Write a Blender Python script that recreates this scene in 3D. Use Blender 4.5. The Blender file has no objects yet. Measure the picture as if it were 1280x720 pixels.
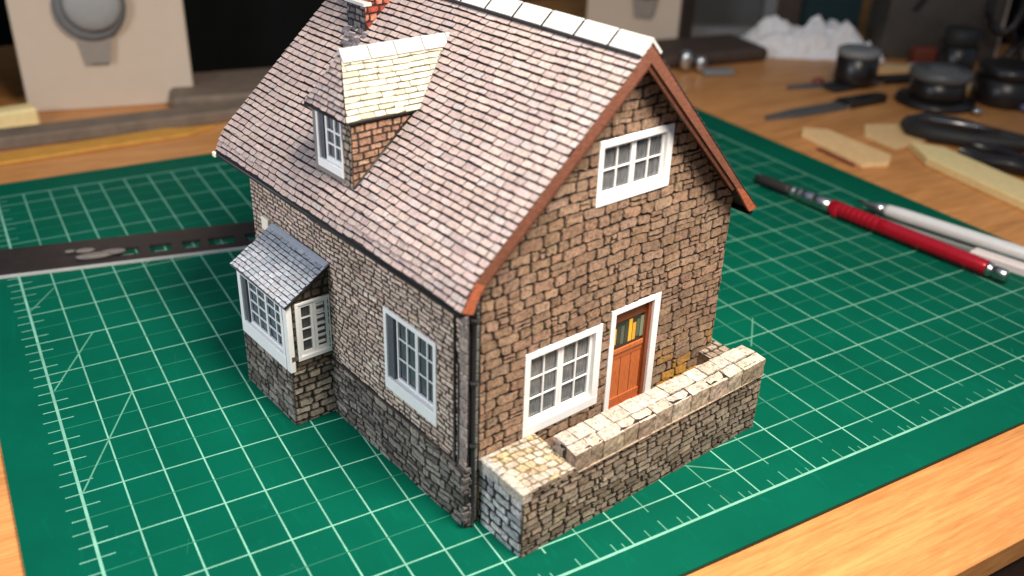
import bpy, math, random
from mathutils import Vector, Matrix
sc = bpy.context.scene
COL = sc.collection
rnd = random.Random(7)

# ------------------------------------------------------------------ helpers
def lin(r, g, b):
    f = lambda c: (c/255/12.92) if c <= 10.3 else ((c/255+.055)/1.055)**2.4
    return (f(r), f(g), f(b))

def jit(c, a=.12, h=.03, R=rnd):
    k = 1+R.uniform(-a, a)
    return tuple(max(0, x*k*(1+R.uniform(-h, h))) for x in c)

def mulc(c, k): return tuple(x*k for x in c)

class MB:
    def __init__(s): s.v = []; s.f = []; s.c = []; s.sm = []
    def poly(s, pts, col=(1, 1, 1), smooth=False):
        i = len(s.v); s.v += [tuple(p) for p in pts]
        s.f.append(tuple(range(i, i+len(pts)))); s.c.append(col); s.sm.append(smooth)
    def faces(s, verts, faces, col=(1, 1, 1), smooth=False):
        i = len(s.v); s.v += [tuple(p) for p in verts]
        for f in faces:
            s.f.append(tuple(i+k for k in f)); s.c.append(col); s.sm.append(smooth)
    def obox(s, O, U, V, N, u0, u1, v0, v1, n0, n1, col=(1, 1, 1), bev=0):
        # box in a local frame, optionally with chamfered outer (n1) rim
        P = lambda u, v, n: O+U*u+V*v+N*n
        if bev:
            b = bev
            vs = [P(u0, v0, n0), P(u1, v0, n0), P(u1, v1, n0), P(u0, v1, n0),
                  P(u0, v0, n1-b), P(u1, v0, n1-b), P(u1, v1, n1-b), P(u0, v1, n1-b),
                  P(u0+b, v0+b, n1), P(u1-b, v0+b, n1), P(u1-b, v1-b, n1), P(u0+b, v1-b, n1)]
            fs = [(3, 2, 1, 0), (0, 1, 5, 4), (1, 2, 6, 5), (2, 3, 7, 6), (3, 0, 4, 7),
                  (4, 5, 9, 8), (5, 6, 10, 9), (6, 7, 11, 10), (7, 4, 8, 11), (8, 9, 10, 11)]
        else:
            vs = [P(u0, v0, n0), P(u1, v0, n0), P(u1, v1, n0), P(u0, v1, n0),
                  P(u0, v0, n1), P(u1, v0, n1), P(u1, v1, n1), P(u0, v1, n1)]
            fs = [(3, 2, 1, 0), (0, 1, 5, 4), (1, 2, 6, 5), (2, 3, 7, 6), (3, 0, 4, 7), (4, 5, 6, 7)]
        s.faces(vs, fs, col)
    def box(s, x0, x1, y0, y1, z0, z1, col=(1, 1, 1), bev=0):
        s.obox(Vector((0, 0, 0)), Vector((1, 0, 0)), Vector((0, 1, 0)), Vector((0, 0, 1)), x0, x1, y0, y1, z0, z1, col, bev)
    def prism(s, prof, P, d0, d1, col=(1, 1, 1)):
        # prof: list of 2D points; P(a,b,d) -> 3D
        n = len(prof)
        vs = [P(a, b, d0) for a, b in prof]+[P(a, b, d1) for a, b in prof]
        fs = [tuple(range(n))[::-1], tuple(range(n, 2*n))]+[(i, (i+1) % n, n+(i+1) % n, n+i) for i in range(n)]
        s.faces(vs, fs, col)
    def lathe(s, prof, c, axis=Vector((0, 0, 1)), n=32, col=(1, 1, 1), smooth=True, sq=1.0):
        axis = axis.normalized()
        a = axis.orthogonal().normalized(); b = axis.cross(a)
        if abs(axis.z) < .9: b = Vector((0, 0, 1)); a = b.cross(axis).normalized(); b = axis.cross(a)
        i = len(s.v)
        for r, h in prof:
            for k in range(n):
                t = 2*math.pi*k/n
                s.v.append(tuple(c+axis*h+a*(r*math.cos(t))+b*(r*sq*math.sin(t))))
        for j in range(len(prof)-1):
            for k in range(n):
                k2 = (k+1) % n
                s.f.append((i+j*n+k, i+j*n+k2, i+(j+1)*n+k2, i+(j+1)*n+k)); s.c.append(col); s.sm.append(smooth)
        s.f.append(tuple(i+k for k in range(n))[::-1]); s.c.append(col); s.sm.append(False)
        m = i+(len(prof)-1)*n
        s.f.append(tuple(m+k for k in range(n))); s.c.append(col); s.sm.append(False)
    def tube(s, pts, r, n=10, col=(1, 1, 1), closed=False):
        pts = [Vector(p) for p in pts]; i = len(s.v); m = len(pts)
        rr = r if isinstance(r, (list, tuple)) else [r]*m
        for k, p in enumerate(pts):
            q0 = pts[(k-1) % m] if (closed or k > 0) else p
            q1 = pts[(k+1) % m] if (closed or k < m-1) else p
            t = (q1-q0).normalized()
            up = Vector((0, 0, 1)) if abs(t.z) < .9 else Vector((0, 1, 0))
            a = t.cross(up).normalized(); b = a.cross(t)
            for j in range(n):
                th = 2*math.pi*j/n
                s.v.append(tuple(p+(a*math.cos(th)+b*math.sin(th))*rr[k]))
        for k in range(m if closed else m-1):
            k2 = (k+1) % m
            for j in range(n):
                j2 = (j+1) % n
                s.f.append((i+k*n+j, i+k*n+j2, i+k2*n+j2, i+k2*n+j)); s.c.append(col); s.sm.append(True)
        if not closed:
            s.f.append(tuple(i+j for j in range(n))); s.c.append(col); s.sm.append(False)
            s.f.append(tuple(i+(m-1)*n+j for j in range(n))[::-1]); s.c.append(col); s.sm.append(False)
    def build(s, name, mat, parent=None, loc=(0, 0, 0), rz=0):
        me = bpy.data.meshes.new(name)
        me.from_pydata(s.v, [], s.f)
        at = me.color_attributes.new('Col', 'FLOAT_COLOR', 'CORNER')
        buf = []
        for f, c in zip(s.f, s.c): buf += [c[0], c[1], c[2], 1.0]*len(f)
        at.data.foreach_set('color', buf)
        me.polygons.foreach_set('use_smooth', s.sm)
        me.materials.append(mat); me.update()
        o = bpy.data.objects.new(name, me); COL.objects.link(o)
        o.location = loc; o.rotation_euler = (0, 0, rz)
        if parent: o.parent = parent
        return o

def empty(name, loc=(0, 0, 0), rz=0):
    o = bpy.data.objects.new(name, None); COL.objects.link(o)
    o.location = loc; o.rotation_euler = (0, 0, rz); o.empty_display_size = .3
    return o

def tag(o, label=None, cat=None, group=None, kind=None):
    if label: o['label'] = label
    if cat: o['category'] = cat
    if group: o['group'] = group
    if kind: o['kind'] = kind
    return o

# ------------------------------------------------------------------ materials
class NT:
    def __init__(s, name):
        s.m = bpy.data.materials.new(name); s.m.use_nodes = True
        s.t = s.m.node_tree; s.n = s.t.nodes; s.l = s.t.links
        s.b = s.n['Principled BSDF']
    def add(s, typ, **kw):
        n = s.n.new(typ)
        for k, v in kw.items():
            if k in n.inputs: n.inputs[k].default_value = v
            else: setattr(n, k, v)
        return n
    def noise(s, scale, detail=4, rough=.6, coord='Object', mapping=None, dist=0.0):
        tc = s.n.new('ShaderNodeTexCoord'); out = tc.outputs[coord]
        if mapping:
            mp = s.n.new('ShaderNodeMapping'); mp.inputs['Scale'].default_value = mapping
            s.l.new(out, mp.inputs['Vector']); out = mp.outputs['Vector']
        n = s.n.new('ShaderNodeTexNoise'); n.inputs['Scale'].default_value = scale
        n.inputs['Detail'].default_value = detail; n.inputs['Roughness'].default_value = rough
        n.inputs['Distortion'].default_value = dist
        s.l.new(out, n.inputs['Vector']); return n.outputs['Fac']
    def ramp(s, fac, stops):
        r = s.n.new('ShaderNodeValToRGB'); e = r.color_ramp.elements
        while len(e) < len(stops): e.new(.5)
        for k, (p, c) in enumerate(stops):
            e[k].position = p; e[k].color = (*c, 1) if len(c) == 3 else c
        s.l.new(fac, r.inputs['Fac']); return r.outputs['Color']
    def mix(s, a, b, fac, mode='MIX'):
        m = s.n.new('ShaderNodeMix'); m.data_type = 'RGBA'; m.blend_type = mode
        for sock, val in ((m.inputs['Factor'], fac), (m.inputs['A'], a), (m.inputs['B'], b)):
            if isinstance(val, (int, float)): sock.default_value = val
            elif isinstance(val, tuple): sock.default_value = (*val, 1) if len(val) == 3 else val
            else: s.l.new(val, sock)
        return m.outputs['Result']
    def attr(s):
        a = s.n.new('ShaderNodeVertexColor'); a.layer_name = 'Col'; return a.outputs['Color']
    def base(s, c):
        if isinstance(c, tuple): s.b.inputs['Base Color'].default_value = (*c, 1)
        else: s.l.new(c, s.b.inputs['Base Color'])
    def bump(s, h, strength=.3, dist=.02):
        b = s.n.new('ShaderNodeBump'); b.inputs['Strength'].default_value = strength; b.inputs['Distance'].default_value = dist
        s.l.new(h, b.inputs['Height']); s.l.new(b.outputs['Normal'], s.b.inputs['Normal'])
    def set(s, rough=.6, metal=0, spec=.5):
        s.b.inputs['Roughness'].default_value = rough; s.b.inputs['Metallic'].default_value = metal
        s.b.inputs['Specular IOR Level'].default_value = spec
        return s.m

def g(v): return (v, v, v)

def printed(name, lo=.84, hi=1.14, s1=1.1, s2=9, spk=.36, rough=.8, spec=.25, bump=.25):
    """inked card: vertex colour broken up by blotches, grain and dark specks"""
    t = NT(name)
    big = t.ramp(t.noise(s1, 3, .6), [(.3, g(lo)), (.7, g(hi))])
    fine = t.ramp(t.noise(s2, 6, .85), [(.38, g(spk)), (.48, g(.92)), (.54, g(1.06)), (.64, g(1.42-.25*spk))])
    mid = t.ramp(t.noise(7.5, 4, .7, dist=.6), [(.34, g(.84)), (.55, g(1.03)), (.7, g(1.08))])
    c = t.mix(t.attr(), big, 1.0, 'MULTIPLY')
    c = t.mix(c, mid, .8, 'MULTIPLY')
    c = t.mix(c, fine, 1.0, 'MULTIPLY')
    grit = t.ramp(t.noise(s2*2.3, 4, .8), [(.36, g(1-.6*(1-spk))), (.5, g(1.0))])
    c = t.mix(c, grit, 1.0, 'MULTIPLY')
    t.base(c); t.bump(t.noise(s2*.8, 5, .7), bump, .03)
    return t.set(rough, 0, spec)

def painted(name, col, rough=.5, var=.08, scale=6, spec=.4, metal=0, bump=.06):
    t = NT(name)
    n = t.ramp(t.noise(scale, 5, .65), [(.25, g(1-var)), (.75, g(1+var))])
    t.base(t.mix(col, n, 1.0, 'MULTIPLY'))
    if bump: t.bump(t.noise(scale*5, 3, .6), bump, .02)
    return t.set(rough, metal, spec)

M = {}
M['stone'] = printed('printed_stone')
M['slate'] = printed('printed_slate', lo=.92, hi=1.07, s1=.6, s2=13, spk=.66, rough=.62, spec=.35, bump=.2)
M['cream'] = printed('printed_cream_slate', lo=.95, hi=1.05, s1=2, s2=12, spk=.8, rough=.6, spec=.3, bump=.15)
M['white'] = painted('white_card', (.76, .76, .75), .55, .05, 9)
M['ridge'] = painted('pale_ridge_card', (.48, .475, .455), .55, .09, 4)
M['black'] = painted('black_card', (.012, .012, .014), .5, .3, 12)
M['bit'] = painted('cream_paper', (.8, .76, .62), .7, .08, 6)

t = NT('barge_wood')
w = t.ramp(t.noise(5, 5, .7, mapping=(1.2, 4, 6)), [(.25, lin(66, 40, 31)), (.5, lin(108, 67, 51)), (.75, lin(142, 94, 74))])
t.base(t.mix(w, t.attr(), 1.0, 'MULTIPLY')); t.bump(t.noise(30, 3), .15, .02); M['barge'] = t.set(.5, 0, .4)

t = NT('door_wood')
w = t.ramp(t.noise(4, 5, .7, mapping=(7, 7, 1)), [(.25, lin(140, 74, 38)), (.5, lin(178, 100, 56)), (.8, lin(196, 120, 74))])
t.base(t.mix(w, t.attr(), 1.0, 'MULTIPLY')); M['door'] = t.set(.42, 0, .45)

t = NT('window_glass')
w = t.ramp(t.noise(6, 3, .6, mapping=(5, 5, .7)), [(.3, (.045, .048, .052)), (.55, (.082, .085, .088)), (.75, (.125, .127, .127))])
t.base(t.mix(w, t.attr(), 1.0, 'MULTIPLY')); M['glass'] = t.set(.12, 0, .6)

M['reveal'] = painted('slate_grey_reveal', lin(78, 82, 90), .6, .15, 4)

t = NT('stained_glass')
t.base(t.attr()); M['stained'] = t.set(.25, 0, .5)

t = NT('mat_green')
n1 = t.ramp(t.noise(.35, 4, .6), [(.3, (.0002, .074, .043)), (.7, (.0004, .092, .054))])
n2 = t.ramp(t.noise(60, 3, .7), [(.3, g(.92)), (.7, g(1.07))])
sc_ = t.ramp(t.noise(2.2, 6, .7, mapping=(1, .25, 1), dist=1.5), [(.58, g(1.0)), (.74, g(1.45))])
t.base(t.mix(t.mix(n1, n2, 1.0, 'MULTIPLY'), sc_, .6, 'MULTIPLY')); t.bump(t.noise(90, 3), .12, .01)
M['mat'] = t.set(.6, 0, .06)
t = NT('mat_print')
n1 = t.ramp(t.noise(1.3, 4, .7), [(.3, g(.72)), (.65, g(1.05))])
t.base(t.mix(t.attr(), n1, 1.0, 'MULTIPLY')); M['print'] = t.set(.6, 0, .2)
M['matedge'] = painted('mat_edge', (.03, .03, .025), .7, .2, 8)

t = NT('desk_wood')
fine = t.noise(3.0, 8, .72, mapping=(.16, 2.6, 1), dist=.5)
big = t.noise(.55, 4, .6, mapping=(.22, 1.3, 1), dist=1.2)
c = t.ramp(fine, [(.25, lin(172, 112, 62)), (.5, lin(200, 140, 84)), (.75, lin(216, 162, 106))])
c2 = t.ramp(big, [(.35, (1.12, 1.08, 1.02)), (.62, (.84, .78, .70)), (.72, (1.0, .98, .95))])
c = t.mix(c, c2, 1.0, 'MULTIPLY')
pore = t.ramp(t.noise(16, 3, .7, mapping=(.12, 3.2, 1)), [(.30, g(.74)), (.42, g(1.0))])
t.base(t.mix(c, pore, .7, 'MULTIPLY')); t.bump(fine, .08, .02); M['wood'] = t.set(.42, 0, .4)
M['deskedge'] = painted('desk_edge', lin(60, 36, 22), .6, .25, 3)
M['pale_wood'] = painted('pale_wood', lin(226, 186, 132), .65, .14, 3)
M['yellow_wood'] = painted('yellow_wood', lin(232, 208, 150), .65, .10, 3)
M['dark'] = painted('black_plastic', (.014, .011, .010), .32, .25, 6, .5)
M['darkrub'] = painted('dark_rubber', (.022, .02, .019), .6, .25, 6)
M['grey'] = painted('grey_plastic', (.20, .195, .19), .45, .1, 4)
M['dkgrey'] = painted('dark_grey_metal', (.09, .088, .085), .4, .15, 2, .5)
M['steel'] = painted('brushed_steel', (.55, .55, .54), .28, .12, 8, .5, 1.0)
M['metalbox'] = painted('dull_steel_sheet', lin(92, 84, 76), .4, .2, .6, .5, .4)
M['panel'] = painted('ivory_panel', lin(196, 178, 158), .6, .03, 1.2)
M['knob'] = painted('grey_knob', (.30, .295, .285), .5, .06, 3)
M['ring'] = painted('dark_ring', (.14, .14, .14), .5, .1, 3)
M['shade'] = painted('dial_shadow_grey', lin(140, 130, 120), .7, .05, 3)
M['brown'] = painted('dark_brown_box', lin(70, 54, 44), .7, .25, 1.5)
M['greybrown'] = painted('grey_brown_rail', lin(112, 96, 82), .65, .25, 1.2)
M['ochre'] = painted('ochre_veneer', lin(196, 140, 58), .6, .2, 1.2)
M['teal'] = painted('dark_teal_box', lin(8, 44, 48), .6, .2, 1.5)
M['paper'] = painted('white_tissue', (.82, .77, .74), .8, .06, 2)
M['redplastic'] = painted('red_brown_block', lin(120, 58, 44), .5, .2, 2)
M['redmetal'] = painted('red_anodised', (.42, .008, .022), .22, .12, 5, .6, .35, .02)
M['penwhite'] = painted('silvery_pen', (.80, .79, .78), .26, .06, 5, .6, .35)
M['pinkwhite'] = painted('pinkish_white_plastic', (.66, .58, .57), .4, .05, 5)
M['ruler'] = painted('dark_ruler_plastic', lin(44, 38, 38), .42, .25, 3)
M['ruleredge'] = painted('pale_ruler_edge', lin(170, 170, 165), .4, .1, 4)
M['clip'] = painted('pale_clip', lin(104, 97, 92), .6, .15, 2.5)
M['darkfill'] = painted('matt_black', (.004, .0045, .0045), .8, .3, .5, .08)
M['wall'] = painted('dark_backdrop', (.006, .007, .007), .9, .5, .12, .1)
M['floor'] = painted('dark_floor', (.008, .006, .005), .9, .3, .2, .1)
M['pot'] = painted('clay_pot', lin(170, 92, 62), .7, .15, 5)

# ------------------------------------------------------------------ 2D clipping / masonry
def clip_half(poly, a, b, c):
    out = []
    for i in range(len(poly)):
        p, q = poly[i], poly[(i+1) % len(poly)]
        dp, dq = a*p[0]+b*p[1]-c, a*q[0]+b*q[1]-c
        if dp >= 0: out.append(p)
        if (dp > 0 > dq) or (dp < 0 < dq):
            k = dp/(dp-dq); out.append((p[0]+(q[0]-p[0])*k, p[1]+(q[1]-p[1])*k))
    return out

def clip_convex(poly, reg):
    for i in range(len(reg)):
        if len(poly) < 3: return []
        (x0, y0), (x1, y1) = reg[i], reg[(i+1) % len(reg)]
        a, b = -(y1-y0), (x1-x0)
        poly = clip_half(poly, a, b, a*x0+b*y0)
    return poly

def area(p): return .5*abs(sum(p[i][0]*p[(i+1) % len(p)][1]-p[(i+1) % len(p)][0]*p[i][1] for i in range(len(p))))

def cut_holes(poly, holes):
    polys = [poly]
    for (u0, v0, u1, v1) in holes:
        nxt = []
        for p in polys:
            us = [q[0] for q in p]; vs = [q[1] for q in p]
            if max(us) <= u0 or min(us) >= u1 or max(vs) <= v0 or min(vs) >= v1: nxt.append(p); continue
            nxt.append(clip_half(p, -1, 0, -u0)); nxt.append(clip_half(p, 1, 0, u1))
            m = clip_half(clip_half(p, 1, 0, u0), -1, 0, -u1)
            if len(m) > 2: nxt += [clip_half(m, 0, -1, -v0), clip_half(m, 0, 1, v1)]
        polys = [q for q in nxt if len(q) > 2]
    return polys

def backing(mb, P, reg, holes, col, n=0):
    us = sorted({u for u, _ in reg} | {h[0] for h in holes} | {h[2] for h in holes})
    vs = sorted({v for _, v in reg} | {h[1] for h in holes} | {h[3] for h in holes})
    for a in range(len(us)-1):
        for b in range(len(vs)-1):
            cu, cv = (us[a]+us[a+1])/2, (vs[b]+vs[b+1])/2
            if any(h[0] < cu < h[2] and h[1] < cv < h[3] for h in holes): continue
            p = clip_convex([(us[a], vs[b]), (us[a+1], vs[b]), (us[a+1], vs[b+1]), (us[a], vs[b+1])], reg)
            if len(p) > 2 and area(p) > 1e-5: mb.poly([P(u, v, n) for u, v in p], col)

def masonry(mb, O, U, V, N, reg, holes=(), rh=(.22, .4), sw=(.4, .9), gap=.03, relief=.03, pal=None, seed=1,
            back=(.02, .014, .01), warp=.05, split=.25, jt=.03, dark=.42, inset=.03, colfn=None, bond=False):
    R = random.Random(seed)
    P = lambda u, v, n: O+U*u+V*v+N*n
    backing(mb, P, reg, holes, back)
    u0, u1 = min(p[0] for p in reg), max(p[0] for p in reg)
    v0, v1 = min(p[1] for p in reg), max(p[1] for p in reg)
    f1, f2, f3 = R.uniform(.8, 1.3), R.uniform(1.8, 2.6), R.uniform(0, 6)
    W = lambda u, v: (u+warp*.6*math.sin(v*2.1+f3), v+warp*math.sin(u*f1+f3+v*.7)+warp*.55*math.sin(u*f2*1.7+v*1.3))
    v = v0-.12; row = 0
    while v < v1+.1:
        h = R.uniform(*rh); row += 1
        u = u0-R.uniform(.05, sw[1])
        while u < u1+.1:
            w = R.uniform(*sw)
            rects = [(u, v, u+w, v+h)]
            if R.random() < split and h > .2:
                k = v+h*R.uniform(.38, .62)
                if R.random() < .5: rects = [(u, v, u+w, k), (u, k, u+w, v+h)]
                else:
                    m = u+w*R.uniform(.35, .65); rects = [(u, v, m, v+h), (m, v, u+w, k), (m, k, u+w, v+h)]
            for (a, b, c, d) in rects:
                a += gap/2; c -= gap/2; b += gap/2; d -= gap/2
                if c-a < .04 or d-b < .04: continue
                m_ = min(c-a, d-b)
                def j(k=1.0): return R.uniform(-jt, jt)*k
                pts = []
                nu = max(2, int((c-a)/.13)); nv = 2 if d-b > .2 else 1
                cc = [m_*R.uniform(.06, .26) for _ in range(4)]
                bow = [R.uniform(-.5, .5)*jt for _ in range(4)]
                for k in range(nu+1): t = k/nu; pts.append((a+cc[0]+(c-cc[1]-a-cc[0])*t, b+j(.5)+bow[0]*math.sin(t*3.14)))
                for k in range(nv+1): t = k/nv; pts.append((c+j(.5)+bow[1]*math.sin(t*3.14), b+cc[1]+(d-cc[2]-b-cc[1])*t))
                for k in range(nu+1): t = k/nu; pts.append((c-cc[2]+(a+cc[3]-c+cc[2])*t, d+j(.5)+bow[2]*math.sin(t*3.14)))
                for k in range(nv+1): t = k/nv; pts.append((a+j(.5)+bow[3]*math.sin(t*3.14), d-cc[3]+(b+cc[0]-d+cc[3])*t))
                pts = [W(*p) for p in pts]
                col = jit(R.choice(pal), .11, .03, R)
                if colfn: col = colfn((a+c)/2, (b+d)/2, col, R)
                hgt = relief*R.uniform(.5, 1.3)
                for q in cut_holes(pts, holes):
                    q = clip_convex(q, reg)
                    if len(q) < 3 or area(q) < .004: continue
                    cx, cy = sum(p[0] for p in q)/len(q), sum(p[1] for p in q)/len(q)
                    inn = []
                    for (x, y) in q:
                        L = math.hypot(x-cx, y-cy); k = max(.5, 1-inset/max(L, 1e-4)); inn.append((cx+(x-cx)*k, cy+(y-cy)*k))
                    n = len(q); tx, ty = R.uniform(-.12, .12)*relief, R.uniform(-.12, .12)*relief
                    i = len(mb.v)
                    mb.v += [tuple(P(x, y, .004)) for x, y in q]
                    mb.v += [tuple(P(x, y, hgt+(x-cx)*tx+(y-cy)*ty)) for x, y in inn]
                    for k in range(n):
                        k2 = (k+1) % n
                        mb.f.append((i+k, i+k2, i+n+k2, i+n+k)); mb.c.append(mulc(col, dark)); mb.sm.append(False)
                    mb.f.append(tuple(i+n+k for k in range(n))); mb.c.append(col); mb.sm.append(False)
            u += w
        v += h

def slates(mb, O, U, V, N, reg, rh=.19, sw=(.3, .48), pal=None, seed=2, gap=.022, edge=.05, lift=.03, back=(.012, .008, .009), holes=(), edgecol=None):
    """courses of slates: U along the eaves, V up the slope; each slate's lower edge stands proud"""
    R = random.Random(seed); P = lambda u, v, n: O+U*u+V*v+N*n
    backing(mb, P, reg, holes, back)
    u0, u1 = min(p[0] for p in reg), max(p[0] for p in reg)
    v0, v1 = min(p[1] for p in reg), max(p[1] for p in reg)
    v = v0; row = 0
    ph = R.uniform(0, 6)
    while v < v1:
        h = rh*R.uniform(.9, 1.1); u = u0-R.uniform(0, sw[1]); row += 1
        rowk = R.uniform(.95, 1.05)
        while u < u1:
            w = R.uniform(*sw)
            a, c = u+gap/2, u+w-gap/2; e = edge*R.uniform(.8, 1.2)
            wv = .018*math.sin(u*.9+ph+v*.3)+.008*math.sin(u*2.7+v)
            q = [(a, v+e+wv+R.uniform(-.014, .014)), ((a+c)/2+R.uniform(-.05, .05), v+e+wv-R.uniform(0, .02)), (c, v+e+wv+R.uniform(-.014, .014)),
                 (c+R.uniform(-.01, .01), v+h+wv), (a+R.uniform(-.01, .01), v+h+wv)]
            col = jit(R.choice(pal), .06, .015, R); col = mulc(col, rowk)
            L = lift*R.uniform(.7, 1.3)
            for qq in cut_holes(q, holes):
                qq = clip_convex(qq, reg)
                if len(qq) < 3 or area(qq) < .003: continue
                z = lambda y: max(.006, L*(1-(y-v-e)/h))
                top = [P(x, y, z(y)) for x, y in qq]
                mb.poly(top, col)
                n = len(qq)
                for k in range(n):
                    p0, p1 = qq[k], qq[(k+1) % n]
                    if p0[1] < v+h*.6 and p1[1] < v+h*.6 or abs(p0[0]-p1[0]) < .04:
                        mb.poly([P(p0[0], p0[1], .002), P(p1[0], p1[1], .002), P(p1[0], p1[1], z(p1[1])), P(p0[0], p0[1], z(p0[1]))], edgecol or mulc(col, .2))
            u += w
        v += h

X, Y, Z = Vector((1, 0, 0)), Vector((0, 1, 0)), Vector((0, 0, 1))
O0 = Vector((0, 0, 0))

# ------------------------------------------------------------------ palettes
P_GABLE = [lin(148, 121, 99), lin(142, 115, 94), lin(155, 128, 106), lin(137, 110, 89), lin(148, 122, 102), lin(147, 118, 96)]
P_SIDE = [lin(206, 185, 170), lin(196, 175, 160), lin(212, 193, 178), lin(188, 166, 150), lin(202, 178, 160)]
P_PLINTH = [lin(136, 127, 119), lin(120, 111, 104), lin(147, 137, 128), lin(106, 98, 91)]
P_BAY = [lin(156, 143, 130), lin(138, 126, 114), lin(168, 154, 140), lin(120, 108, 98)]
P_GARD = [lin(166, 148, 128), lin(152, 133, 114), lin(178, 160, 140), lin(138, 120, 103), lin(160, 144, 128)]
P_GEND = [lin(190, 188, 186), lin(172, 172, 172), lin(204, 200, 196), lin(156, 156, 158)]
P_CAP = [lin(198, 185, 171), lin(192, 178, 163), lin(204, 192, 178), lin(186, 171, 155)]
P_LEDGE = [lin(180, 166, 146), lin(178, 158, 122), lin(184, 170, 150), lin(176, 158, 128), lin(184, 172, 156), lin(186, 174, 158)]
P_SLATE = [lin(162, 144, 140), lin(157, 140, 136), lin(166, 149, 144), lin(153, 136, 134), lin(160, 143, 137), lin(157, 145, 143)]
P_BAYSL = [lin(170, 174, 182), lin(158, 163, 172), lin(178, 182, 188), lin(166, 166, 172)]
P_CREAM = [lin(188, 182, 160), lin(184, 177, 154), lin(192, 186, 166)]
P_BRICK = [lin(164, 130, 108), lin(150, 116, 95), lin(174, 141, 119), lin(142, 108, 90), lin(166, 126, 102)]
P_RED = [lin(166, 84, 64), lin(150, 70, 54), lin(180, 100, 76), lin(140, 62, 50), lin(190, 120, 98)]

# ------------------------------------------------------------------ the house
HX, HY, HT = 7.817, 2.459, .15878
W, L = 8.56, 10.36
house = empty('model_house', (HX, HY, 0), HT)
tag(house, 'small card model of a stone cottage with dormer and bay window on the green mat', 'model house')

XA, ZA = 4.38, 11.10          # roof apex
ML, MR = .915, 1.055          # slopes
zL = lambda x: ZA-ML*(XA-x)
zR = lambda x: ZA-MR*(x-XA)
GX0 = .30                     # the gable card starts behind the quoin strip
YF, YB = -.50, L+.86

# --- gable wall
def window(parent, O, U, V, N, w, h, fw, sashes, cols, rows, sill=0, name='window', deep=.13, leftgap=0, tint=(1, 1, 1), mull=.05, mw=.028):
    """white casement: outer frame part, sash and pane sub-parts"""
    mb = MB()
    fwl, fwr, fwt, fwb = fw
    mb.obox(O, U, V, N, 0, w, 0, fwb, -deep, .055, bev=.012)
    mb.obox(O, U, V, N, 0, w, h-fwt, h, -deep, .052, bev=.012)
    mb.obox(O, U, V, N, 0, fwl, fwb, h-fwt, -deep, .05, bev=.01)
    mb.obox(O, U, V, N, w-fwr, w, fwb, h-fwt, -deep, .05, bev=.01)
    if sill: mb.obox(O, U, V, N, -.03, w+.03, -.02, fwb*.55, .056, .056+sill, bev=.015)
    f = mb.build(name, M['white'], parent)
    sub = parent if parent.parent else f
    a, b = fwl+leftgap, w-fwr
    n0, n1 = -deep+.03, -deep+.085
    sb = MB()
    sw_ = (b-a)/sashes
    for k in range(sashes):
        s0, s1 = a+k*sw_+.004, a+(k+1)*sw_-.004; t = mull
        sb.obox(O, U, V, N, s0, s0+t, fwb, h-fwt, n0, n1)
        sb.obox(O, U, V, N, s1-t, s1, fwb, h-fwt, n0, n1)
        sb.obox(O, U, V, N, s0+t, s1-t, fwb, fwb+t*1.3, n0, n1)
        sb.obox(O, U, V, N, s0+t, s1-t, h-fwt-t, h-fwt, n0, n1)
        iu0, iu1, iv0, iv1 = s0+t, s1-t, fwb+t*1.3, h-fwt-t
        for c in range(1, cols):
            x = iu0+(iu1-iu0)*c/cols; sb.obox(O, U, V, N, x-mw/2-.006, x+mw/2+.006, iv0, iv1, n0+.005, n1-.008)
        for r in range(1, rows):
            y = iv0+(iv1-iv0)*r/rows; sb.obox(O, U, V, N, iu0, iu1, y-mw/2, y+mw/2, n0+.008, n1-.012)
    so = sb.build('sash', M['white'], sub)
    if leftgap:
        rb_ = MB(); rb_.obox(O, U, V, N, fwl+.002, fwl+leftgap-.03, fwb+.002, h-fwt-.002, -deep, -.012, (1, 1, 1)); rb_.build('reveal', M['reveal'], sub)
    pb = MB(); pb.obox(O, U, V, N, fwl, w-fwr, fwb, h-fwt, -deep-.05, -deep+.012, tint)
    pb.build('pane', M['glass'], sub)
    return f

mb = MB()
uw = (3.512, 7.43, 5.915, 8.985); lw = (1.615, 1.90, 4.087, 4.235); dw = (4.372, 1.30, 6.137, 4.473)
HOLE = lambda q, k: (q[0]+k, q[1]+k, q[2]-k, q[3]-k)
reg = [(GX0, 0), (W, 0), (W, zR(W)-.16), (XA, ZA-.16), (GX0, zL(GX0)-.16)]
def gable_col(u, v, c, R):
    if u > 6.2 and v < 2.9 and R.random() < .75:                      # ochre lichen print low on the right
        k = max(0, 1-(v-1.9)/1.0)*.8; o = lin(184, 136, 64); return tuple(c[i]*(1-k)+o[i]*k for i in range(3))
    return c
masonry(mb, O0, X, Z, -Y, reg, [HOLE(uw, .08), HOLE(lw, .08), HOLE(dw, .06)], (.21, .31), (.32, .74), .022, .034, P_GABLE, 11,
        warp=.025, jt=.036, split=.14, dark=.44, colfn=gable_col)
gw = mb.build('gable_wall', M['stone'], house)

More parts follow.
